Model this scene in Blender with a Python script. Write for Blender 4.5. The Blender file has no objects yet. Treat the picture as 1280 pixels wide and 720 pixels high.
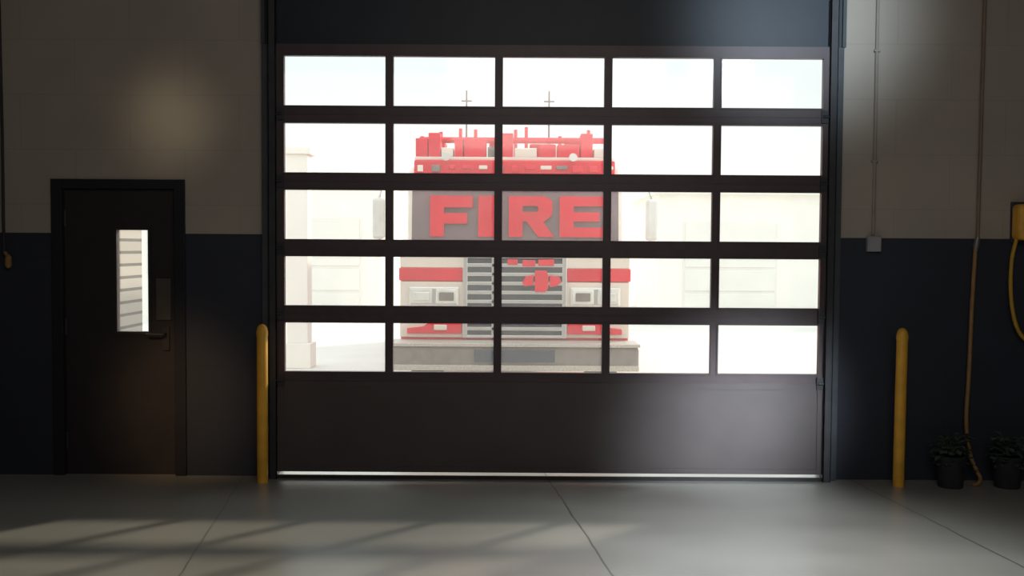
import bpy, bmesh, math, random
from mathutils import Vector, Matrix
random.seed(7)
C = bpy.context.scene.collection
S = bpy.context.scene
S.view_settings.view_transform = 'Standard'

# ---------------------------------------------------------------- materials
def mat(name, col, rough=0.5, metal=0.0, var=0.12, scale=6.0, bump=0.0, spec=0.5):
    m = bpy.data.materials.new(name); m.use_nodes = True
    nt = m.node_tree; n = nt.nodes; l = nt.links
    b = n['Principled BSDF']
    tc = n.new('ShaderNodeTexCoord'); no = n.new('ShaderNodeTexNoise')
    no.inputs['Scale'].default_value = scale; no.inputs['Detail'].default_value = 5
    l.new(tc.outputs['Object'], no.inputs['Vector'])
    r = n.new('ShaderNodeValToRGB')
    r.color_ramp.elements[0].position = 0.3; r.color_ramp.elements[1].position = 0.7
    r.color_ramp.elements[0].color = (*[c*(1-var) for c in col], 1)
    r.color_ramp.elements[1].color = (*[min(1, c*(1+var)) for c in col], 1)
    l.new(no.outputs['Fac'], r.inputs['Fac']); l.new(r.outputs['Color'], b.inputs['Base Color'])
    b.inputs['Roughness'].default_value = rough; b.inputs['Metallic'].default_value = metal
    b.inputs['Specular IOR Level'].default_value = spec
    if bump:
        bp = n.new('ShaderNodeBump'); bp.inputs['Strength'].default_value = bump
        bp.inputs['Distance'].default_value = 0.01
        l.new(no.outputs['Fac'], bp.inputs['Height']); l.new(bp.outputs['Normal'], b.inputs['Normal'])
    return m

def wall_mat():
    m = bpy.data.materials.new('painted_block'); m.use_nodes = True
    nt = m.node_tree; n = nt.nodes; l = nt.links; b = n['Principled BSDF']
    tc = n.new('ShaderNodeTexCoord'); sep = n.new('ShaderNodeSeparateXYZ')
    l.new(tc.outputs['Object'], sep.inputs[0])
    add = n.new('ShaderNodeMath'); add.operation = 'ADD'
    l.new(sep.outputs['X'], add.inputs[0]); l.new(sep.outputs['Y'], add.inputs[1])
    cmb = n.new('ShaderNodeCombineXYZ'); l.new(add.outputs[0], cmb.inputs[0]); l.new(sep.outputs['Z'], cmb.inputs[1])
    br = n.new('ShaderNodeTexBrick'); l.new(cmb.outputs[0], br.inputs['Vector'])
    br.inputs['Scale'].default_value = 1; br.inputs['Brick Width'].default_value = 0.8
    br.inputs['Row Height'].default_value = 0.4; br.inputs['Mortar Size'].default_value = 0.006
    br.inputs['Mortar Smooth'].default_value = 0.3
    no = n.new('ShaderNodeTexNoise'); no.inputs['Scale'].default_value = 1.7; no.inputs['Detail'].default_value = 6
    l.new(tc.outputs['Object'], no.inputs['Vector'])
    gt = n.new('ShaderNodeMath'); gt.operation = 'GREATER_THAN'; gt.inputs[1].default_value = 1.79
    l.new(sep.outputs['Z'], gt.inputs[0])
    mx = n.new('ShaderNodeMix'); mx.data_type = 'RGBA'
    mx.inputs[6].default_value = (0.026, 0.032, 0.050, 1); mx.inputs[7].default_value = (0.43, 0.38, 0.325, 1)
    l.new(gt.outputs[0], mx.inputs[0])
    mr = n.new('ShaderNodeMapRange'); mr.inputs[3].default_value = 0.8; mr.inputs[4].default_value = 1.15
    l.new(no.outputs['Fac'], mr.inputs[0])
    mo = n.new('ShaderNodeMapRange'); mo.inputs[3].default_value = 1.0; mo.inputs[4].default_value = 0.93
    l.new(br.outputs['Fac'], mo.inputs[0])
    mm = n.new('ShaderNodeMath'); mm.operation = 'MULTIPLY'; l.new(mr.outputs[0], mm.inputs[0]); l.new(mo.outputs[0], mm.inputs[1])
    sc = n.new('ShaderNodeVectorMath'); sc.operation = 'SCALE'
    l.new(mx.outputs[2], sc.inputs[0]); l.new(mm.outputs[0], sc.inputs['Scale'])
    l.new(sc.outputs[0], b.inputs['Base Color'])
    b.inputs['Roughness'].default_value = 0.6
    bp = n.new('ShaderNodeBump'); bp.inputs['Strength'].default_value = 0.08; bp.inputs['Distance'].default_value = 0.01; bp.invert = True
    l.new(br.outputs['Fac'], bp.inputs['Height']); l.new(bp.outputs['Normal'], b.inputs['Normal'])
    return m

def floor_mat():
    m = bpy.data.materials.new('sealed_concrete'); m.use_nodes = True
    nt = m.node_tree; n = nt.nodes; l = nt.links; b = n['Principled BSDF']
    tc = n.new('ShaderNodeTexCoord'); sep = n.new('ShaderNodeSeparateXYZ'); l.new(tc.outputs['Object'], sep.inputs[0])
    def M(op, a, c=None):
        q = n.new('ShaderNodeMath'); q.operation = op
        for i, v in enumerate([a, c]):
            if v is None: continue
            if isinstance(v, (int, float)): q.inputs[i].default_value = v
            else: l.new(v, q.inputs[i])
        return q.outputs[0]
    wob = n.new('ShaderNodeTexNoise'); wob.inputs['Scale'].default_value = 2.5; l.new(tc.outputs['Object'], wob.inputs['Vector'])
    w = M('MULTIPLY', M('SUBTRACT', wob.outputs['Fac'], 0.5), 0.03)
    u = M('ADD', M('ADD', sep.outputs['X'], M('MULTIPLY', sep.outputs['Y'], 0.12)), w)
    u = M('ADD', u, -0.27 + 22.5)
    ju = M('LESS_THAN', M('PINGPONG', u, 1.125), 0.006)
    n1 = n.new('ShaderNodeTexNoise'); n1.inputs['Scale'].default_value = 0.9; n1.inputs['Detail'].default_value = 4; n1.inputs['Roughness'].default_value = 0.5
    mp = n.new('ShaderNodeMapping'); mp.inputs['Scale'].default_value = (0.7, 1.5, 1); l.new(tc.outputs['Object'], mp.inputs['Vector'])
    l.new(mp.outputs[0], n1.inputs['Vector'])
    jm = n.new('ShaderNodeMapRange'); jm.inputs[1].default_value = -2.6; jm.inputs[2].default_value = -1.0
    jm.inputs[3].default_value = 0.2; jm.inputs[4].default_value = 0.7; l.new(sep.outputs['X'], jm.inputs[0])
    j = M('MULTIPLY', ju, jm.outputs[0])
    r = n.new('ShaderNodeValToRGB'); r.color_ramp.elements[0].position = 0.2; r.color_ramp.elements[1].position = 0.8
    r.color_ramp.elements[0].color = (0.27, 0.27, 0.245, 1); r.color_ramp.elements[1].color = (0.45, 0.445, 0.41, 1)
    l.new(n1.outputs['Fac'], r.inputs['Fac'])
    mx = n.new('ShaderNodeMix'); mx.data_type = 'RGBA'; mx.inputs[7].default_value = (0.05, 0.045, 0.04, 1)
    l.new(j, mx.inputs[0]); l.new(r.outputs['Color'], mx.inputs[6]); l.new(mx.outputs[2], b.inputs['Base Color'])
    rr = n.new('ShaderNodeMapRange'); rr.inputs[1].default_value = 0.2; rr.inputs[2].default_value = 0.8
    rr.inputs[3].default_value = 0.27; rr.inputs[4].default_value = 0.37
    l.new(n1.outputs['Fac'], rr.inputs[0]); l.new(rr.outputs[0], b.inputs['Roughness'])
    b.inputs['Specular IOR Level'].default_value = 1.0
    b.inputs['Coat Weight'].default_value = 0.4; b.inputs['Coat Roughness'].default_value = 0.3
    return m

def glare_veil_glass():  # translucent veil mixed into the panes stands in for haze and glare
    m = bpy.data.materials.new('glare_veil_glass'); m.use_nodes = True
    nt = m.node_tree; n = nt.nodes; l = nt.links; n.remove(n['Principled BSDF'])
    out = n['Material Output']
    tr = n.new('ShaderNodeBsdfTransparent'); tl = n.new('ShaderNodeBsdfTranslucent')
    tl.inputs['Color'].default_value = (0.95, 0.93, 0.90, 1)
    gl = n.new('ShaderNodeBsdfGlossy'); gl.inputs['Roughness'].default_value = 0.05
    tc = n.new('ShaderNodeTexCoord'); no = n.new('ShaderNodeTexNoise'); no.inputs['Scale'].default_value = 3; no.inputs['Detail'].default_value = 4
    l.new(tc.outputs['Object'], no.inputs['Vector'])
    mr = n.new('ShaderNodeMapRange'); mr.inputs[3].default_value = 0.035; mr.inputs[4].default_value = 0.07
    l.new(no.outputs['Fac'], mr.inputs[0])
    m1 = n.new('ShaderNodeMixShader'); l.new(mr.outputs[0], m1.inputs[0]); l.new(tr.outputs[0], m1.inputs[1]); l.new(tl.outputs[0], m1.inputs[2])
    m2 = n.new('ShaderNodeMixShader'); m2.inputs[0].default_value = 0.03; l.new(m1.outputs[0], m2.inputs[1]); l.new(gl.outputs[0], m2.inputs[2])
    l.new(m2.outputs[0], out.inputs['Surface'])
    return m

def brick_mat():
    m = bpy.data.materials.new('pale_brick'); m.use_nodes = True
    nt = m.node_tree; n = nt.nodes; l = nt.links; b = n['Principled BSDF']
    tc = n.new('ShaderNodeTexCoord'); mp = n.new('ShaderNodeMapping'); mp.inputs['Rotation'].default_value = (math.radians(90), 0, 0)
    l.new(tc.outputs['Object'], mp.inputs['Vector'])
    br = n.new('ShaderNodeTexBrick'); l.new(mp.outputs[0], br.inputs['Vector'])
    br.inputs['Scale'].default_value = 1; br.inputs['Brick Width'].default_value = 0.3; br.inputs['Row Height'].default_value = 0.11
    br.inputs['Mortar Size'].default_value = 0.014
    br.inputs['Color1'].default_value = (0.48, 0.45, 0.40, 1); br.inputs['Color2'].default_value = (0.40, 0.37, 0.33, 1); br.inputs['Mortar'].default_value = (0.14, 0.13, 0.12, 1)
    l.new(br.outputs['Color'], b.inputs['Base Color']); b.inputs['Roughness'].default_value = 0.9
    return m

M_wall = wall_mat(); M_floor = floor_mat(); M_glass = glare_veil_glass(); M_brick = brick_mat()
M_ceil = mat('dark_ceiling', (0.15, 0.15, 0.15), 0.8)
M_frame = mat('brown_bronze_aluminium', (0.085, 0.062, 0.068), 0.45, 0.1, 0.08, 9)
M_panel = mat('bronze_door_panel', (0.084, 0.067, 0.068), 0.5, 0.0, 0.10, 3, 0.02)
M_header = mat('navy_header', (0.012, 0.020, 0.034), 0.5, 0, 0.15, 3)
M_track = mat('dark_track_steel', (0.038, 0.038, 0.045), 0.55, 0.0, 0.2, 12)
M_jamb = mat('jamb_steel', (0.060, 0.068, 0.080), 0.55, 0.0, 0.15, 8)
M_rubber = mat('black_rubber', (0.03, 0.028, 0.028), 0.7)
M_yellow = mat('safety_yellow', (0.86, 0.45, 0.045), 0.45, 0, 0.14, 9, 0.03)
M_mandoor = mat('dark_painted_door', (0.028, 0.024, 0.027), 0.5, 0.0, 0.12, 5)
M_mframe = mat('dark_door_frame', (0.018, 0.019, 0.026), 0.6, 0.0, 0.12, 5, 0, 0.3)
M_lite = mat('lite_trim', (0.035, 0.032, 0.032), 0.5, 0.0)
M_steel = mat('satin_steel', (0.25, 0.23, 0.21), 0.4, 0.5)
M_conduit = mat('painted_conduit', (0.36, 0.32, 0.28), 0.7, 0, 0.1, 6, 0, 0.2)
M_tan = mat('tan_pipe', (0.24, 0.18, 0.12), 0.6)
M_box = mat('grey_box', (0.36, 0.36, 0.38), 0.6)
M_orange = mat('mustard_hose', (0.34, 0.19, 0.07), 0.55, 0, 0.15, 20)
M_yhose = mat('yellow_hose', (0.58, 0.34, 0.03), 0.5, 0, 0.12, 20)
M_cord = mat('dark_cord', (0.03, 0.03, 0.032), 0.7)
M_pot = mat('dark_grey_pot', (0.032, 0.034, 0.042), 0.8, 0, 0.2, 12, 0, 0.2)
M_soil = mat('soil', (0.03, 0.02, 0.014), 1.0, 0, 0.4, 40, 0.4)
M_leaf = mat('leaf_green', (0.055, 0.080, 0.062), 0.7, 0, 0.4, 8)
M_ground = mat('pale_apron', (0.74, 0.71, 0.65), 0.9, 0, 0.08, 0.5)
M_fac = mat('pale_facade', (0.92, 0.89, 0.82), 0.9, 0, 0.03, 2)
M_fac2 = mat('facade_door', (0.84, 0.82, 0.76), 0.8, 0, 0.03, 2)
M_fac3 = mat('facade_window', (0.72, 0.73, 0.72), 0.4, 0, 0.05, 2)
M_ext = mat('bounce_cladding', (0.85, 0.82, 0.76), 0.8, 0, 0.03, 2)  # pale so the added outer skin reflects light at the truck
M_red = mat('truck_red', (0.76, 0.008, 0.034), 0.45, 0, 0.10, 3, 0, 0.35)
M_white = mat('truck_cream', (0.84, 0.74, 0.67), 0.35, 0, 0.04, 4)
M_chrome = mat('chrome', (0.80, 0.79, 0.78), 0.28, 0.6, 0.03)
M_dark = mat('grille_dark', (0.04, 0.05, 0.08), 0.6)
M_wind = mat('windshield_glass', (0.19, 0.125, 0.145), 0.4, 0, 0.30, 1.3)
M_lens = mat('headlight_lens', (0.85, 0.85, 0.80), 0.2, 0.1)
M_redlens = mat('red_lens', (0.80, 0.010, 0.042), 0.35, 0, 0.08, 10, 0, 0.35)
M_bump = mat('bumper_grey', (0.22, 0.19, 0.18), 0.5, 0.2, 0.15, 10)
M_mirror = mat('mirror_grey', (0.74, 0.72, 0.70), 0.5, 0.0, 0.06, 10)
M_tread = mat('tread_plate', (0.52, 0.47, 0.43), 0.5, 0.3, 0.25, 60, 0.3)
M_alu = mat('bright_aluminium', (0.75, 0.75, 0.73), 0.3, 0.9, 0.08)
M_tire = mat('tyre_rubber', (0.02, 0.02, 0.02), 0.8)

# ---------------------------------------------------------------- geometry helpers
def box(bm, x0, x1, y0, y1, z0, z1):
    vs = [bm.verts.new((x, y, z)) for x in (x0, x1) for y in (y0, y1) for z in (z0, z1)]
    for f in ((0,1,3,2),(4,6,7,5),(0,4,5,1),(2,3,7,6),(0,2,6,4),(1,5,7,3)):
        bm.faces.new([vs[i] for i in f])
def tube(bm, pts, r, seg=14, cap=True):
    pts = [Vector(p) for p in pts]; rings = []
    rs = r if isinstance(r, (list, tuple)) else [r]*len(pts)
    prev = None
    for i, p in enumerate(pts):
        if i == 0: t = pts[1]-pts[0]
        elif i == len(pts)-1: t = pts[-1]-pts[-2]
        else: t = (pts[i+1]-pts[i-1])
        if t.length < 1e-9: t = prev.copy()
        t.normalize(); prev = t
        up = Vector((0, 0, 1)) if abs(t.z) < 0.9 else Vector((0, 1, 0))
        a = t.cross(up).normalized(); b = t.cross(a)
        rings.append([bm.verts.new(p + (a*math.cos(2*math.pi*k/seg) + b*math.sin(2*math.pi*k/seg))*rs[i]) for k in range(seg)])
    for i in range(len(rings)-1):
        for k in range(seg):
            bm.faces.new([rings[i][k], rings[i][(k+1) % seg], rings[i+1][(k+1) % seg], rings[i+1][k]])
    if cap:
        bm.faces.new(rings[0]); bm.faces.new(rings[-1])
def poly(bm, pts, y0, y1):
    a = [bm.verts.new((x, y0, z)) for x, z in pts]; b = [bm.verts.new((x, y1, z)) for x, z in pts]
    bm.faces.new(a); bm.faces.new(b[::-1]); k = len(pts)
    for i in range(k): bm.faces.new([a[i], a[(i+1) % k], b[(i+1) % k], b[i]])
def prof(bm, pts, x0, x1):
    a = [bm.verts.new((x0, y, z)) for y, z in pts]; b = [bm.verts.new((x1, y, z)) for y, z in pts]
    bm.faces.new(a); bm.faces.new(b[::-1]); k = len(pts)
    for i in range(k): bm.faces.new([a[i], a[(i+1) % k], b[(i+1) % k], b[i]])
def obj(name, build, m, parent=None, loc=(0,0,0), bevel=0.0, smooth=False, **props):
    bm = bmesh.new(); build(bm)
    bmesh.ops.recalc_face_normals(bm, faces=bm.faces)
    me = bpy.data.meshes.new(name); bm.to_mesh(me); bm.free(); me.materials.append(m)
    if smooth:
        for p in me.polygons: p.use_smooth = True
    o = bpy.data.objects.new(name, me); C.objects.link(o); o.location = loc
    if parent: o.parent = parent
    if bevel:
        md = o.modifiers.new('bevel', 'BEVEL'); md.width = bevel; md.segments = 2; md.limit_method = 'ANGLE'
    if smooth:
        md = o.modifiers.new('sm', 'EDGE_SPLIT'); md.split_angle = math.radians(40)
    for k, v in props.items(): o[k] = v
    return o
def empty(name, loc, parent=None, **props):
    o = bpy.data.objects.new(name, None); C.objects.link(o); o.location = loc; o.empty_display_size = 0.2
    if parent: o.parent = parent
    for k, v in props.items(): o[k] = v
    return o
def boxes(*bs):
    def f(bm):
        for b in bs: box(bm, *b)
    return f

# ---------------------------------------------------------------- room shell
DX0, DX1 = -1.72, 2.29
OX0, OX1, OZ = -1.74, 2.33, 3.16
MX0, MX1, MZ = -3.35, -2.43, 2.165
RX0, RX1, RY, RH = -5.6, 5.6, -9.5, 4.6
obj('wall_front', boxes((RX0-0.2, MX0, 0, .22, 0, RH), (MX0, MX1, 0, .22, MZ, RH), (MX1, OX0, 0, .22, 0, RH),
    (OX0, OX1, 0, .22, OZ, RH), (OX1, RX1+.2, 0, .22, 0, RH)), M_wall, kind='structure')
obj('bounce_skin', boxes((RX0-0.2, MX0, .22, .25, 0, RH), (MX0, MX1, .22, .25, MZ, RH), (MX1, OX0, .22, .25, 0, RH),
    (OX0, OX1, .22, .25, OZ, RH), (OX1, RX1+.2, .22, .25, 0, RH)), M_ext, kind='structure')  # added pale outer skin, bounces sunlight onto the truck front
obj('wall_left', boxes((RX0-.2, RX0, RY, 0, 0, RH)), M_wall, kind='structure')
obj('wall_right', boxes((RX1, RX1+.2, RY, 0, 0, RH)), M_wall, kind='structure')
obj('wall_back', boxes((RX0-.2, RX1+.2, RY-.2, RY, 0, RH)), M_wall, kind='structure')
obj('ceiling', boxes((RX0-.2, RX1+.2, RY-.2, .22, RH, RH+.2)), M_ceil, kind='structure')
obj('floor', boxes((RX0-.2, RX1+.2, RY-.2, .22, -.15, 0)), M_floor, kind='structure')
obj('ground', boxes((-40, 40, .22, 45, -.16, -.01)), M_ground, kind='structure')
obj('trim_1', boxes((-1.80, 2.38, -.035, 0, 3.165, RH)), M_header, kind='structure')
obj('trim_2', boxes((-1.825, -1.765, -.05, 0, 0, 3.165), (-1.825, -1.80, -.06, 0, 3.165, RH)), M_jamb, kind='structure')
obj('trim_3', boxes((2.335, 2.395, -.05, 0, 0, 3.165), (2.38, 2.405, -.06, 0, 3.165, RH)), M_jamb, kind='structure')
obj('trim_5', boxes((DX0, DX1, -.075, -.055, 0, .026)), M_rubber, kind='structure')

# ---------------------------------------------------------------- overhead door
door = empty('door_1', (0.303, -0.05, 0), kind='structure')
colx = [(-1.961 + i*0.7915, -1.961 + i*0.7915 + 0.734) for i in range(5)]
W0, W1 = DX0-.303, DX1-.303
GH = .357
gb = [0.790 + i*.483 for i in range(5)]
for i, z0 in enumerate(gb):
    z1 = z0 + GH
    lo = 0.722 if i == 0 else z0 - 0.063
    hi = z1 + 0.063 if i < 4 else z1 + 0.085
    def fb(bm, lo=lo, hi=hi, z0=z0, z1=z1):
        box(bm, W0, W1, -.02, .02, lo, z0); box(bm, W0, W1, -.02, .02, z1, hi)
        xs = [W0] + [v for c in colx for v in c] + [W1]
        for k in range(0, len(xs), 2): box(bm, xs[k], xs[k+1], -.02, .02, z0, z1)
        for a, b in colx:
            box(bm, a, b, -.026, -.02, z0-.012, z0); box(bm, a, b, -.026, -.02, z1, z1+.012)
            box(bm, a-.012, a, -.026, -.02, z0-.012, z1+.012); box(bm, b, b+.012, -.026, -.02, z0-.012, z1+.012)
        if i > 0: box(bm, W0, W1, -.024, -.02, lo-.004, lo+.004)
    s = obj('door_section', fb, M_frame, door)
    for a, b in colx:
        obj('pane', boxes((a, b, .002, .006, z0, z1)), M_glass, s)
def fp(bm):
    box(bm, W0, W1, -.02, .02, .052, .722)
    box(bm, W0, W1, -.025, -.02, .675, .718); box(bm, W0, W1, -.025, -.02, .052, .09)
    box(bm, W0, W0+.05, -.025, -.02, .09, .675); box(bm, W1-.05, W1, -.025, -.02, .09, .675)
sol = obj('solid_section', fp, M_panel, door)
for x, sx in ((W0-.02, 1), (W1+.02, -1)):
    obj('track', boxes((x-.028, x+.028, -.05, -.045, 0, 3.5), (x-.028, x-.023, -.05, .03, 0, 3.5), (x+.023, x+.028, -.05, .0, 0, 3.5)), M_track, door)
    for z in (.722, 1.21, 1.69, 2.176, 2.66):
        def fr(bm, x=x, z=z, sx=sx):
            box(bm, x+sx*.03, x+sx*.08, -.034, -.020, z-.045, z+.045)
            tube(bm, [(x-sx*.01, -.035, z), (x+sx*.07, -.035, z)], .011, 10)
        obj('roller_hinge', fr, M_track, door)

# ---------------------------------------------------------------- personnel door
md = empty('door_2', ((MX0+MX1)/2, 0, 0), kind='structure')
w = (MX1-MX0)/2
obj('door_frame', boxes((-w-.03, -w+.05, -.02, .20, 0, MZ+.02), (w-.05, w+.03, -.02, .20, 0, MZ+.02), (-w+.05, w-.05, -.02, .20, MZ-.05, MZ+.02)), M_mframe, md, bevel=.004)
cx = (MX0+MX1)/2
lx0, lx1, lz0, lz1 = -2.915-cx, -2.685-cx, 1.065, 1.815
leaf = obj('door_leaf', boxes((-w+.05, lx0, .03, .075, .0, MZ-.05), (lx1, w-.05, .03, .075, .0, MZ-.05), (lx0, lx1, .03, .075, .0, lz0), (lx0, lx1, .03, .075, lz1, MZ-.05)), M_mandoor, md)
obj('lite_trim', boxes((lx0-.02, lx0, .018, .03, lz0-.02, lz1+.02), (lx1, lx1+.02, .018, .03, lz0-.02, lz1+.02), (lx0, lx1, .018, .03, lz0-.02, lz0), (lx0, lx1, .018, .03, lz1, lz1+.02)), M_lite, leaf)
obj('pane', boxes((lx0, lx1, .05, .054, lz0, lz1)), M_glass, leaf)
def lever(bm):
    box(bm, w-.15, w-.10, .014, .03, .93, 1.10)
    tube(bm, [(w-.125, .02, 1.05), (w-.125, -.03, 1.05), (w-.14, -.04, 1.05), (w-.25, -.04, 1.05)], .009, 10)
obj('door_handle', lever, M_lite, leaf, smooth=True)
obj('vision_plate', boxes((w-.20, w-.09, .018, .03, 1.15, 1.46)), mat('plate_brown', (.085, .072, .062), .5, .0), leaf, bevel=.006)
for z in (.25, 1.1, 1.9):
    obj('hinge', lambda bm, z=z: tube(bm, [(-w+.055, .022, z-.06), (-w+.055, .022, z+.06)], .009, 10), M_track, leaf)

# ---------------------------------------------------------------- bollards
def bollard(loc, tilt, label):
    b = empty('bollard', loc, label=label, category='bollard', group='yellow bollards guarding the door')
    def post(bm):
        tube(bm, [(0,0,0), (0,0,1.10), (0,0,1.12), (0,0,1.136), (0,0,1.145)], [.039,.039,.034,.023,.006], 28)
    obj('post', post, M_yellow, b, smooth=True)
    def cap(bm): tube(bm, [(0,0,1.06), (0,0,1.095)], .042, 28)
    obj('collar', cap, M_yellow, b, smooth=True)
    b.rotation_euler = (0, tilt, 0)
bollard((-1.79, -.20, 0), 0.0, 'yellow painted steel bollard close to the door jamb')
bollard((2.795, -.20, 0), math.radians(.3), 'yellow painted steel bollard standing clear of the jamb')

# ---------------------------------------------------------------- wall fittings
pc = empty('pull_cord', (-3.71, -.05, 1.5), label='dark hanging pull cord with small amber handle', category='cord')
obj('cord', lambda bm: tube(bm, [(0,0,.14), (0.0,0,1.0), (-.01,0,2.0), (-.02,0.045,3.09)], .011, 10), M_cord, pc, smooth=True)
def hd(bm): tube(bm, [(.03,0,.03), (.03,0,.05), (.03,0,.11), (.018,0,.135), (.0,0,.15)], [.012,.026,.024,.014,.008], 14)
obj('handle', hd, M_orange, pc, smooth=True)
cd = empty('conduit', (2.645, -.022, 1.75), label='painted electrical conduit running down to a grey junction box', category='conduit')
obj('pipe', lambda bm: tube(bm, [(0,0.010,.06), (0,0.010,2.84)], .012, 12), M_conduit, cd, smooth=True)
obj('junction_box', boxes((-.05,.05,-.025,.022,-.06,.055)), M_box, cd, bevel=.006)
obj('box_cover', boxes((-.042,.042,-.030,-.025,-.052,.047)), M_box, cd, bevel=.002)
for z in (.6, 1.4, 2.2):
    obj('strap', boxes((-.022,.022,-.005,.022,z-.008,z+.008)), M_conduit, cd)

def hosepts(pts, n=8):
    out = []; P = [Vector(p) for p in pts]
    for i in range(len(P)-1):
        p0 = P[max(i-1,0)]; p1 = P[i]; p2 = P[i+1]; p3 = P[min(i+2,len(P)-1)]
        for k in range(n):
            t = k/n
            out.append(0.5*((2*p1)+(-p0+p2)*t+(2*p0-5*p1+4*p2-p3)*t*t+(-p0+3*p1-3*p2+p3)*t**3))
    out.append(P[-1]); return out
ho = empty('air_hose', (3.33, -.06, 0), label='mustard tan air hose hanging from a drop pipe', category='hose')
obj('drop_pipe', lambda bm: tube(bm, [(.06,.0,1.78), (.075,.0,4.58)], .012, 12), M_tan, ho, smooth=True)
obj('coupling', lambda bm: tube(bm, [(.045,0,1.70), (.05,0,1.74), (.06,0,1.80)], [.016,.022,.016], 12), M_steel, ho, smooth=True)
obj('hose', lambda bm: tube(bm, hosepts([(.045,0,1.72), (.03,0,1.3), (.015,-.01,.8), (.0,-.02,.45), (.02,-.05,.22), (.06,-.08,.10), (.075,-.10,.05), (.04,-.13,.016), (-.0,-.14,.016)]), .015, 10), M_orange, ho, smooth=True)

rl = empty('hose_reel', (3.70, 0, 1.9), label='yellow wall-mounted reel with a looping yellow hose', category='hose reel')
obj('bracket', boxes((-.05,.12,-.03,0,-.14,.16)), M_track, rl, bevel=.004)
obj('housing', boxes((-.06,.12,-.16,-.03,-.12,.14)), M_yellow, rl, bevel=.03)
obj('spool_hub', lambda bm: tube(bm, [(.03,-.16,.01), (.03,-.18,.01)], [.05,.04], 20), M_track, rl, smooth=True)
obj('hose', lambda bm: tube(bm, hosepts([(-.04,-.09,-.10), (-.075,-.09,-.28), (-.07,-.09,-.55), (-.02,-.09,-.76), (.07,-.09,-.86), (.18,-.09,-.84), (.24,-.09,-.6), (.2,-.09,-.3), (.10,-.09,-.12)]), .014, 10), M_yhose, rl, smooth=True)

def plant(loc, label, hmax, seed, pr=.10, ph=.20, n=100):
    rnd = random.Random(seed)
    p = empty('potted_plant', loc, label=label, category='plant')
    def pot(bm):
        tube(bm, [(0,0,0),(0,0,ph),(0,0,ph),(0,0,ph+.03),(0,0,ph+.03),(0,0,ph-.02)], [pr*.85,pr*.98,pr*1.06,pr*1.06,pr*.9,pr*.88], 24)
    obj('pot', pot, M_pot, p, smooth=True)
    obj('soil', lambda bm: tube(bm, [(0,0,ph-.03),(0,0,ph-.012)], pr*.87, 20), M_soil, p)
    def leaves(bm):
        for i in range(n):
            a = rnd.uniform(0, 2*math.pi); h = rnd.uniform(-.05, 1)*hmax; sp = rnd.uniform(.06, .13)
            pts = [Vector((math.cos(a)*sp*t*t*1.0, math.sin(a)*sp*t*t*.7, ph-.02 + h*(t - .18*t*t) + .04*t*(1-t))) for t in (0,.35,.7,1)]
            tube(bm, pts, [.004,.0035,.003,.002], 5)
            tip = pts[-1]; d = Vector((math.cos(a), math.sin(a)*.7, rnd.uniform(-.8,.3))).normalized()
            side = d.cross(Vector((0,0,1))).normalized(); L = rnd.uniform(.035,.06); wd = L*.4
            q = [tip, tip+d*L*.3+side*wd, tip+d*L*.65+side*wd*.8, tip+d*L, tip+d*L*.65-side*wd*.8, tip+d*L*.3-side*wd]
            mid = tip+d*L*.5+Vector((0,0,-.012)); mv = bm.verts.new(mid); vs = [bm.verts.new(v) for v in q]
            for k in range(6): bm.faces.new([vs[k], vs[(k+1)%6], mv])
    obj('foliage', leaves, M_leaf, p)
plant((3.17, -.20, 0), 'bushy green plant in a dark pot by the wall', .26, 3)
plant((3.58, -.20, 0), 'bushy green plant in a dark pot beside the hose', .24, 5)

# ---------------------------------------------------------------- fire truck
T = empty('fire_truck', (0.03, 3.0, -.01), label='red and cream fire truck parked nose-in with FIRE lettering', category='fire truck')
F = .45
def cab(bm):
    prof(bm, [(F, .62), (F, 1.62), (F+.02, 1.68), (2.95, 1.68), (2.95, .62)], -1.24, 1.24)
cabo = obj('cab', cab, M_red, T, bevel=.05)
def cabu(bm):
    prof(bm, [(F+.01, 1.66), (F+.10, 2.46), (F+.22, 2.60), (2.95, 2.60), (2.95, 1.66)], -1.17, 1.17)
obj('cab_upper', cabu, M_white, cabo, bevel=.05)
def lowface(bm):
    box(bm, -1.24, -.56, F-.03, F+.02, .74, 1.345); box(bm, .56, 1.24, F-.03, F+.02, .74, 1.345)
    box(bm, -1.24, 1.24, F-.03, F+.02, 1.49, 1.66)
obj('front_panel', lowface, M_white, cabo, bevel=.012)
for s in (-1, 1):
    obj('stripe', boxes((s*.905-.345, s*.905+.345, F-.04, F+.02, 1.352, 1.49)), M_red, cabo, bevel=.01)
def wsh(bm): prof(bm, [(F+.0, 1.70), (F+.078, 2.40), (F+.12, 2.40), (F+.06, 1.70)], -1.12, 1.12)
ws = obj('windshield', wsh, M_wind, cabo, bevel=.01)
obj('wiper', lambda bm: (tube(bm, [(-.15, F-.03, 1.69), (-.55, F-.01, 1.76), (-.95, F+.0, 1.77)], .009, 6)), M_rubber, cabo)
obj('wiper', lambda bm: (tube(bm, [(.25, F-.03, 1.69), (.65, F-.01, 1.76), (1.02, F+.0, 1.77)], .009, 6)), M_rubber, cabo)
lt, lb, sw = 2.27, 1.83, .125
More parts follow.
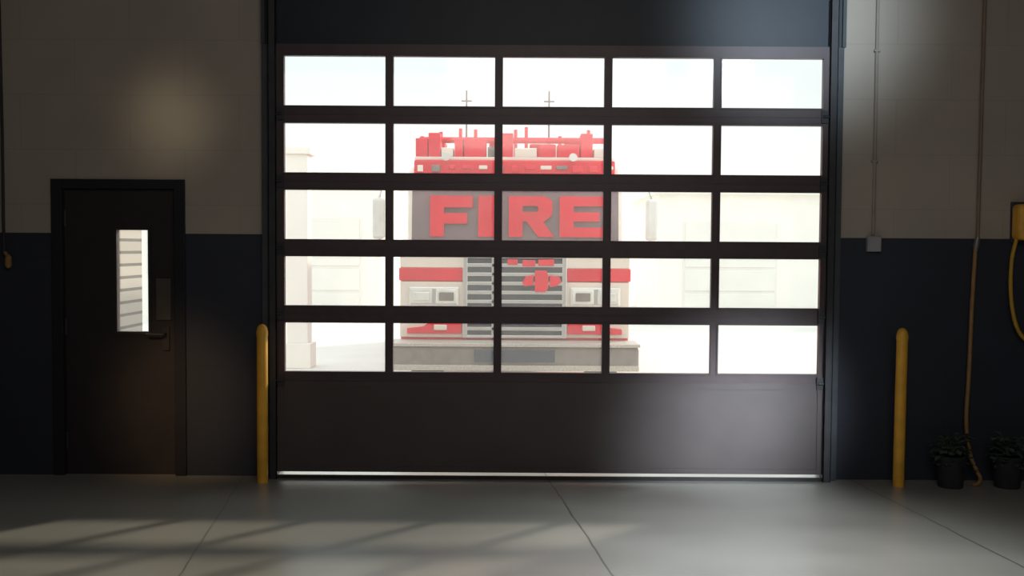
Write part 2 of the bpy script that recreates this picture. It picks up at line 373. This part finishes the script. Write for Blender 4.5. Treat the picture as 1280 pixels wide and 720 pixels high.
def letters(bm):
    y0, y1 = F-.005, F+.06
    def B(x0,x1,z0,z1): box(bm, x0, x1, y0, y1, z0, z1)
    x = -.92; B(x, x+.15, lb, lt); B(x+.15, x+.46, lt-sw, lt); B(x+.15, x+.40, lb+.14, lb+.14+sw*.9)
    x = -.40; B(x, x+.17, lb, lt)
    x = -.07; B(x, x+.15, lb, lt)
    poly(bm, [(x+.15,lt),(x+.39,lt),(x+.47,lt-.05),(x+.47,lt-.20),(x+.39,lt-.27),(x+.15,lt-.27),(x+.15,lt-.27+.10),(x+.30,lt-.17),(x+.32,lt-.155),(x+.32,lt-.12),(x+.30,lt-.105),(x+.15,lt-.105)], y0, y1)
    poly(bm, [(x+.19,lt-.27),(x+.37,lt-.27),(x+.49,lb),(x+.32,lb)], y0, y1)
    x = .48; B(x, x+.15, lb, lt); B(x+.15, x+.47, lt-.105, lt); B(x+.15, x+.43, (lt+lb)/2-.05, (lt+lb)/2+.05); B(x+.15, x+.47, lb, lb+.105)
obj('lettering', letters, M_red, ws, label='large red FIRE block letters')
gr = obj('grille', boxes((-.52,.52,F-.035,F+.01,.76,1.60)), M_dark, cabo)
def gfr(bm):
    box(bm, -.56, -.51, F-.07, F, .74, 1.63); box(bm, .51, .56, F-.07, F, .74, 1.63)
    box(bm, -.51, .51, F-.07, F, 1.60, 1.63); box(bm, -.51, .51, F-.07, F, .74, .77)
    box(bm, -.25, -.22, F-.065, F-.03, .77, 1.6)
obj('grille_frame', gfr, M_chrome, gr, bevel=.006)
for k in range(8):
    z = .82 + k*.098
    obj('grille_slat', boxes((-.51,.51,F-.065,F-.03,z,z+.036)), M_chrome, gr, bevel=.004)
def badge(bm):
    y0, y1 = F-.085, F-.06
    poly(bm, [(.08,1.34),(.12,1.41),(.20,1.42),(.20,1.31),(.10,1.30)], y0, y1)
    poly(bm, [(.215,1.24),(.215,1.47),(.34,1.47),(.36,1.42),(.36,1.28),(.33,1.24)], y0, y1)
    poly(bm, [(.375,1.29),(.375,1.42),(.48,1.40),(.50,1.34),(.44,1.30)], y0, y1)
    box(bm, .08, .22, y0, y1, 1.51, 1.58); box(bm, .25, .42, y0, y1, 1.52, 1.59); box(bm, -.08, .03, y0, y1, 1.53, 1.59)
obj('badge', badge, M_redlens, gr, bevel=.006)
for s in (-1, 1):
    hb = obj('headlight', boxes((s*.87-.27, s*.87+.27, F-.06, F-.02, 1.08, 1.29)), M_chrome, cabo, bevel=.02)
    for dx in (-.135, .135):
        obj('lamp', boxes((s*.87+dx-.115, s*.87+dx+.115, F-.075, F-.055, 1.105, 1.265)), M_lens if dx*s < 0 else M_mirror, hb, bevel=.015)
        obj('reflector', boxes((s*.87+dx-.08, s*.87+dx+.08, F-.085, F-.07, 1.14, 1.23)), M_lens if dx*s > 0 else M_bump, hb, bevel=.012)
    def acc(bm, s=s):
        o_ = [(s*.57,.78),(s*1.16,.78),(s*1.16,.84),(s*.98,.86),(s*.90,.93),(s*.70,.93),(s*.57,.90)]
        poly(bm, o_ if s > 0 else o_[::-1], F-.06, F-.02)
    obj('fender_accent', acc, M_redlens, cabo, bevel=.008)
    obj('marker_light', boxes((s*.80-.07, s*.80+.07, F-.075, F-.055, .82, .88)), M_white, cabo, bevel=.01)
    mr = obj('mirror', boxes((s*1.49-.065, s*1.49+.065, .52, .62, 1.80, 2.25)), M_mirror, cabo, bevel=.03)
    for za, zb in ((2.36, 2.24), (1.72, 1.82)):
        obj('mirror_arm', lambda bm, s=s, za=za, zb=zb: tube(bm, [(s*1.15, .62, za), (s*1.45, .58, za), (s*1.49, .57, zb)], .014, 8), M_chrome, mr, smooth=True)
    obj('side_window', boxes((s*1.165-.02, s*1.165+.02, .95, 1.7, 1.72, 2.35)), M_wind, cabo, bevel=.01)
    obj('side_window', boxes((s*1.165-.02, s*1.165+.02, 1.95, 2.7, 1.72, 2.35)), M_wind, cabo, bevel=.01)
    obj('door_handle', boxes((s*1.25-.02, s*1.25+.02, 1.5, 1.66, 1.45, 1.49)), M_chrome, cabo, bevel=.008)
bp = obj('bumper', boxes((-1.30, 1.30, 0.02, .50, .44, .68)), M_bump, T, bevel=.03)
obj('tread_plate', boxes((-1.31,1.31,0.0,.50,.68,.715)), M_tread, bp, bevel=.008)
obj('lower_lip', boxes((-1.30,1.30,0.0,.10,.43,.49)), M_tread, bp, bevel=.01)
obj('centre_recess', boxes((-.42,.42,-.008,.03,.52,.65)), M_dark, bp, bevel=.01)
obj('brow', boxes((-1.10,1.08,F+.06,F+.30,2.47,2.66)), M_red, cabo, bevel=.02)
lbar = obj('light_bar', boxes((-1.10,1.06,F+.12,F+.40,2.66,2.70)), M_white, T, bevel=.01)
rs = random.Random(8)
x = -1.09
k = 0
pat = 'rrwrrdrwrrrwrdrrwrrrwr'
while x < 0.99:
    wd_ = rs.choice((.09,.13,.18,.24)); wd_ = min(wd_, 1.06-x)
    c = pat[k % len(pat)]; k += 1
    h = {'r': rs.choice((.14,.20,.26)), 'w': rs.choice((.10,.16)), 'd': .11}[c]
    obj('light_module', boxes((x, x+wd_, F+.13, F+.38, 2.70, 2.70+h)), {'r': M_redlens, 'w': M_white, 'd': M_bump}[c], lbar, bevel=.008)
    x += wd_ + rs.choice((.010,.015,.03))
for k in range(13):
    x = -1.03 + k*.170; hw = rs.choice((.03,.045,.06))
    obj('clearance_light', boxes((x-hw,x+hw,F+.025,F+.08,2.53+rs.choice((0,.03)),2.60)), (M_white, M_bump, M_redlens, M_redlens)[k%4], cabo, bevel=.008)
rack = empty('roof_rack', (0, .95, 2.58), T)
obj('rail', lambda bm: tube(bm, [(-1.08,0,.34),(1.05,0,.34)], .035, 10), M_red, rack, smooth=True)
for x, zt in ((-1.05,.38),(-.84,.43),(-.62,.47),(-.45,.46),(0.0,.46),(.12,.49),(.5,.39),(.82,.46),(1.03,.39)):
    obj('rack_post', lambda bm, x=x, zt=zt: tube(bm, [(x,0,0),(x,0,zt)], .020, 8), M_red, rack, smooth=True)
for x, hw, h in ((-.93,.13,.34),(-.56,.12,.30),(-.2,.10,.33),(.30,.14,.31),(.68,.12,.34)):
    obj('roof_locker', boxes((x-hw,x+hw,.06,.45,.0,h)), M_red, rack, bevel=.015)
for x in (-.56, .38):
    def an(bm, x=x):
        tube(bm, [(x,1.1,2.60),(x,1.1,2.70),(x,1.1,3.50)], [.03,.014,.009], 8)
        tube(bm, [(x-.06,1.1,3.38),(x+.06,1.1,3.38)], .009, 6)
    obj('antenna', an, M_bump, cabo)
for x in (-.75, .62):
    obj('air_horn', lambda bm, x=x: tube(bm, [(x,F+.0,2.69),(x,F+.06,2.69),(x,F+.5,2.69)], [.045,.025,.018], 12), M_chrome, cabo, smooth=True)
body = obj('body', boxes((-1.23,1.23,3.02,8.8,.62,2.62)), M_red, T, bevel=.03)
for s in (-1,1):
    for k in range(5):
        y = 3.2+k*1.1
        obj('locker_shutter', boxes((s*1.235-.012,s*1.235+.012,y,y+.98,1.2 if k in (2,3) else .75,2.45)), M_alu, body, bevel=.01)
def ladder(bm):
    for x in (-.5,.0): tube(bm, [(x,2.2,2.80),(x,8.6,2.80)], .03, 8)
    for k in range(20): tube(bm, [(-.5,2.4+k*.32,2.80),(0,2.4+k*.32,2.80)], .016, 6)
    for y in (3.3,8.3): box(bm, -.55,.05,y,y+.06,2.60,2.78)
obj('ladder', ladder, M_alu, body)
obj('chassis', boxes((-.45,.45,.4,8.7,.42,.64)), M_dark, T)
for y in (1.55, 6.9):
    for s in (-1,1):
        def tyre(bm, s=s, y=y):
            tube(bm, [(s*.86,y,.51),(s*.88,y,.51),(s*1.16,y,.51),(s*1.19,y,.51)], [.46,.51,.51,.45], 36)
        wh = obj('wheel', tyre, M_tire, T, smooth=True)
        obj('rim', lambda bm, s=s, y=y: tube(bm, [(s*1.18,y,.51),(s*1.205,y,.51),(s*1.215,y,.51)], [.31,.30,.12], 28), M_chrome, wh, smooth=True)

# ---------------------------------------------------------------- outside
obj('brick_pier', boxes((-.28,.28,-.25,.25,0,3.6),(-.33,.33,-.30,.30,3.6,3.72)), M_brick, loc=(-3.69,1.6,-.01), label='grey brick pier outside the personnel door', category='pillar')
obj('concrete_pillar', boxes((-.20,.20,-.2,.2,0,.35),(-.15,.15,-.15,.15,.35,3.0),(-.2,.2,-.2,.2,3.0,3.1)), M_fac, loc=(-3.02,6.8,-.01), bevel=.01, label='pale square concrete pillar in the yard', category='pillar')
def building(loc, wid, ht, label, dx):
    b = empty('building', loc, label=label, category='building')
    obj('facade', boxes((-wid/2,wid/2,0,5,0,ht)), M_fac, b)
    obj('roof_edge', boxes((-wid/2-.15,wid/2+.15,-.15,5.1,ht,ht+.12)), M_fac, b)
    for k in range(3):
        x = -wid/2 + (k+.5)*wid/3
        if k == dx:
            obj('window', boxes((x-.7,x+.7,-.04,0.0,1.0,2.3)), M_fac3, b)
        else:
            g = obj('garage_door', boxes((x-1.2,x+1.2,-.03,0,.0,2.4)), M_fac2, b)
            for j in range(4):
                obj('door_panel', boxes((x-1.15,x+1.15,-.06,-.03,.05+j*.6,.58+j*.6)), M_fac2, g, bevel=.02)
    return b
building((-8.2,17,-.01), 10, 3.4, 'pale low building with garage doors across the yard', 1)
building((9.2,18,-.01), 11, 3.1, 'pale low building with panelled garage doors across the yard', 2)

# ---------------------------------------------------------------- world & lights
wd = bpy.data.worlds.new('sky'); S.world = wd; wd.use_nodes = True
n = wd.node_tree.nodes; l = wd.node_tree.links; bg = n['Background']
tc = n.new('ShaderNodeTexCoord'); sp = n.new('ShaderNodeSeparateXYZ'); rp = n.new('ShaderNodeValToRGB')
l.new(tc.outputs['Generated'], sp.inputs[0]); l.new(sp.outputs['Z'], rp.inputs['Fac'])
rp.color_ramp.elements[0].color = (.74, .72, .66, 1); rp.color_ramp.elements[0].position = 0.0
rp.color_ramp.elements[1].color = (.86, .97, 1.0, 1); rp.color_ramp.elements[1].position = .45
e = rp.color_ramp.elements.new(.16); e.color = (.61, .665, .66, 1)
l.new(rp.outputs['Color'], bg.inputs['Color']); bg.inputs['Strength'].default_value = 1.64
def lamp(name, kind, loc, target, energy, col, **kw):
    d = bpy.data.lights.new(name, kind); d.energy = energy; d.color = col
    for k, v in kw.items(): setattr(d, k, v)
    o = bpy.data.objects.new(name, d); C.objects.link(o); o.location = loc
    o.rotation_euler = (Vector(target)-Vector(loc)).to_track_quat('-Z', 'Y').to_euler(); return o
lamp('sun', 'SUN', (14,14,9.5), (0,0,0), 2.9, (1,.88,.68), angle=math.radians(3))
lamp('bay_fill', 'AREA', (.6,-6.5,4.4), (.6,-1.5,1.2), 86, (1,.93,.86), size=3.0)  # added fill near the camera, lifts the dark interior
lamp('panel_glare_fill', 'SPOT', (3.6,-4.4,2.2), (1.60,0,.42), 2600, (.82,.93,1), spot_size=math.radians(17), spot_blend=1.0, shadow_soft_size=.35)  # added spot imitating glare haze on the lower door panel
lamp('header_glow_fill', 'SPOT', (2.2,-3.4,3.6), (2.10,0,3.45), 420, (.72,.88,1), spot_size=math.radians(34), spot_blend=1.0, shadow_soft_size=.3)  # added spot for the bluish glow at the header's right corner
lamp('floor_fill', 'SPOT', (1.6,-3.0,4.4), (1.5,-2.4,0), 700, (.97,.98,1), spot_size=math.radians(52), spot_blend=1.0, shadow_soft_size=.4)  # added lamp, brightens the floor where window reflections stay weak
lamp('entry_flare_fill', 'SPOT', (-2.5,-3.2,2.6), (-2.45,0,.55), 210, (1,.60,.28), spot_size=math.radians(20), spot_blend=1.0, shadow_soft_size=.2)  # added warm spot echoing lens flare beside the personnel door
lamp('wall_flare_fill', 'SPOT', (-2.4,-3.2,3.4), (-2.50,0,2.62), 60, (1,.84,.55), spot_size=math.radians(15), spot_blend=1.0, shadow_soft_size=.2)  # added warm spot, a second flare echo above the personnel door

cam = bpy.data.cameras.new('camera'); co = bpy.data.objects.new('camera', cam); C.objects.link(co)
cam.lens = 35.0; cam.sensor_width = 36.0; cam.clip_end = 200
co.matrix_world = Matrix.Translation((0,-7.32,1.70)) @ Matrix.Rotation(math.radians(90-2.3), 4, 'X') @ Matrix.Rotation(math.radians(.36), 4, 'Z')
S.camera = co
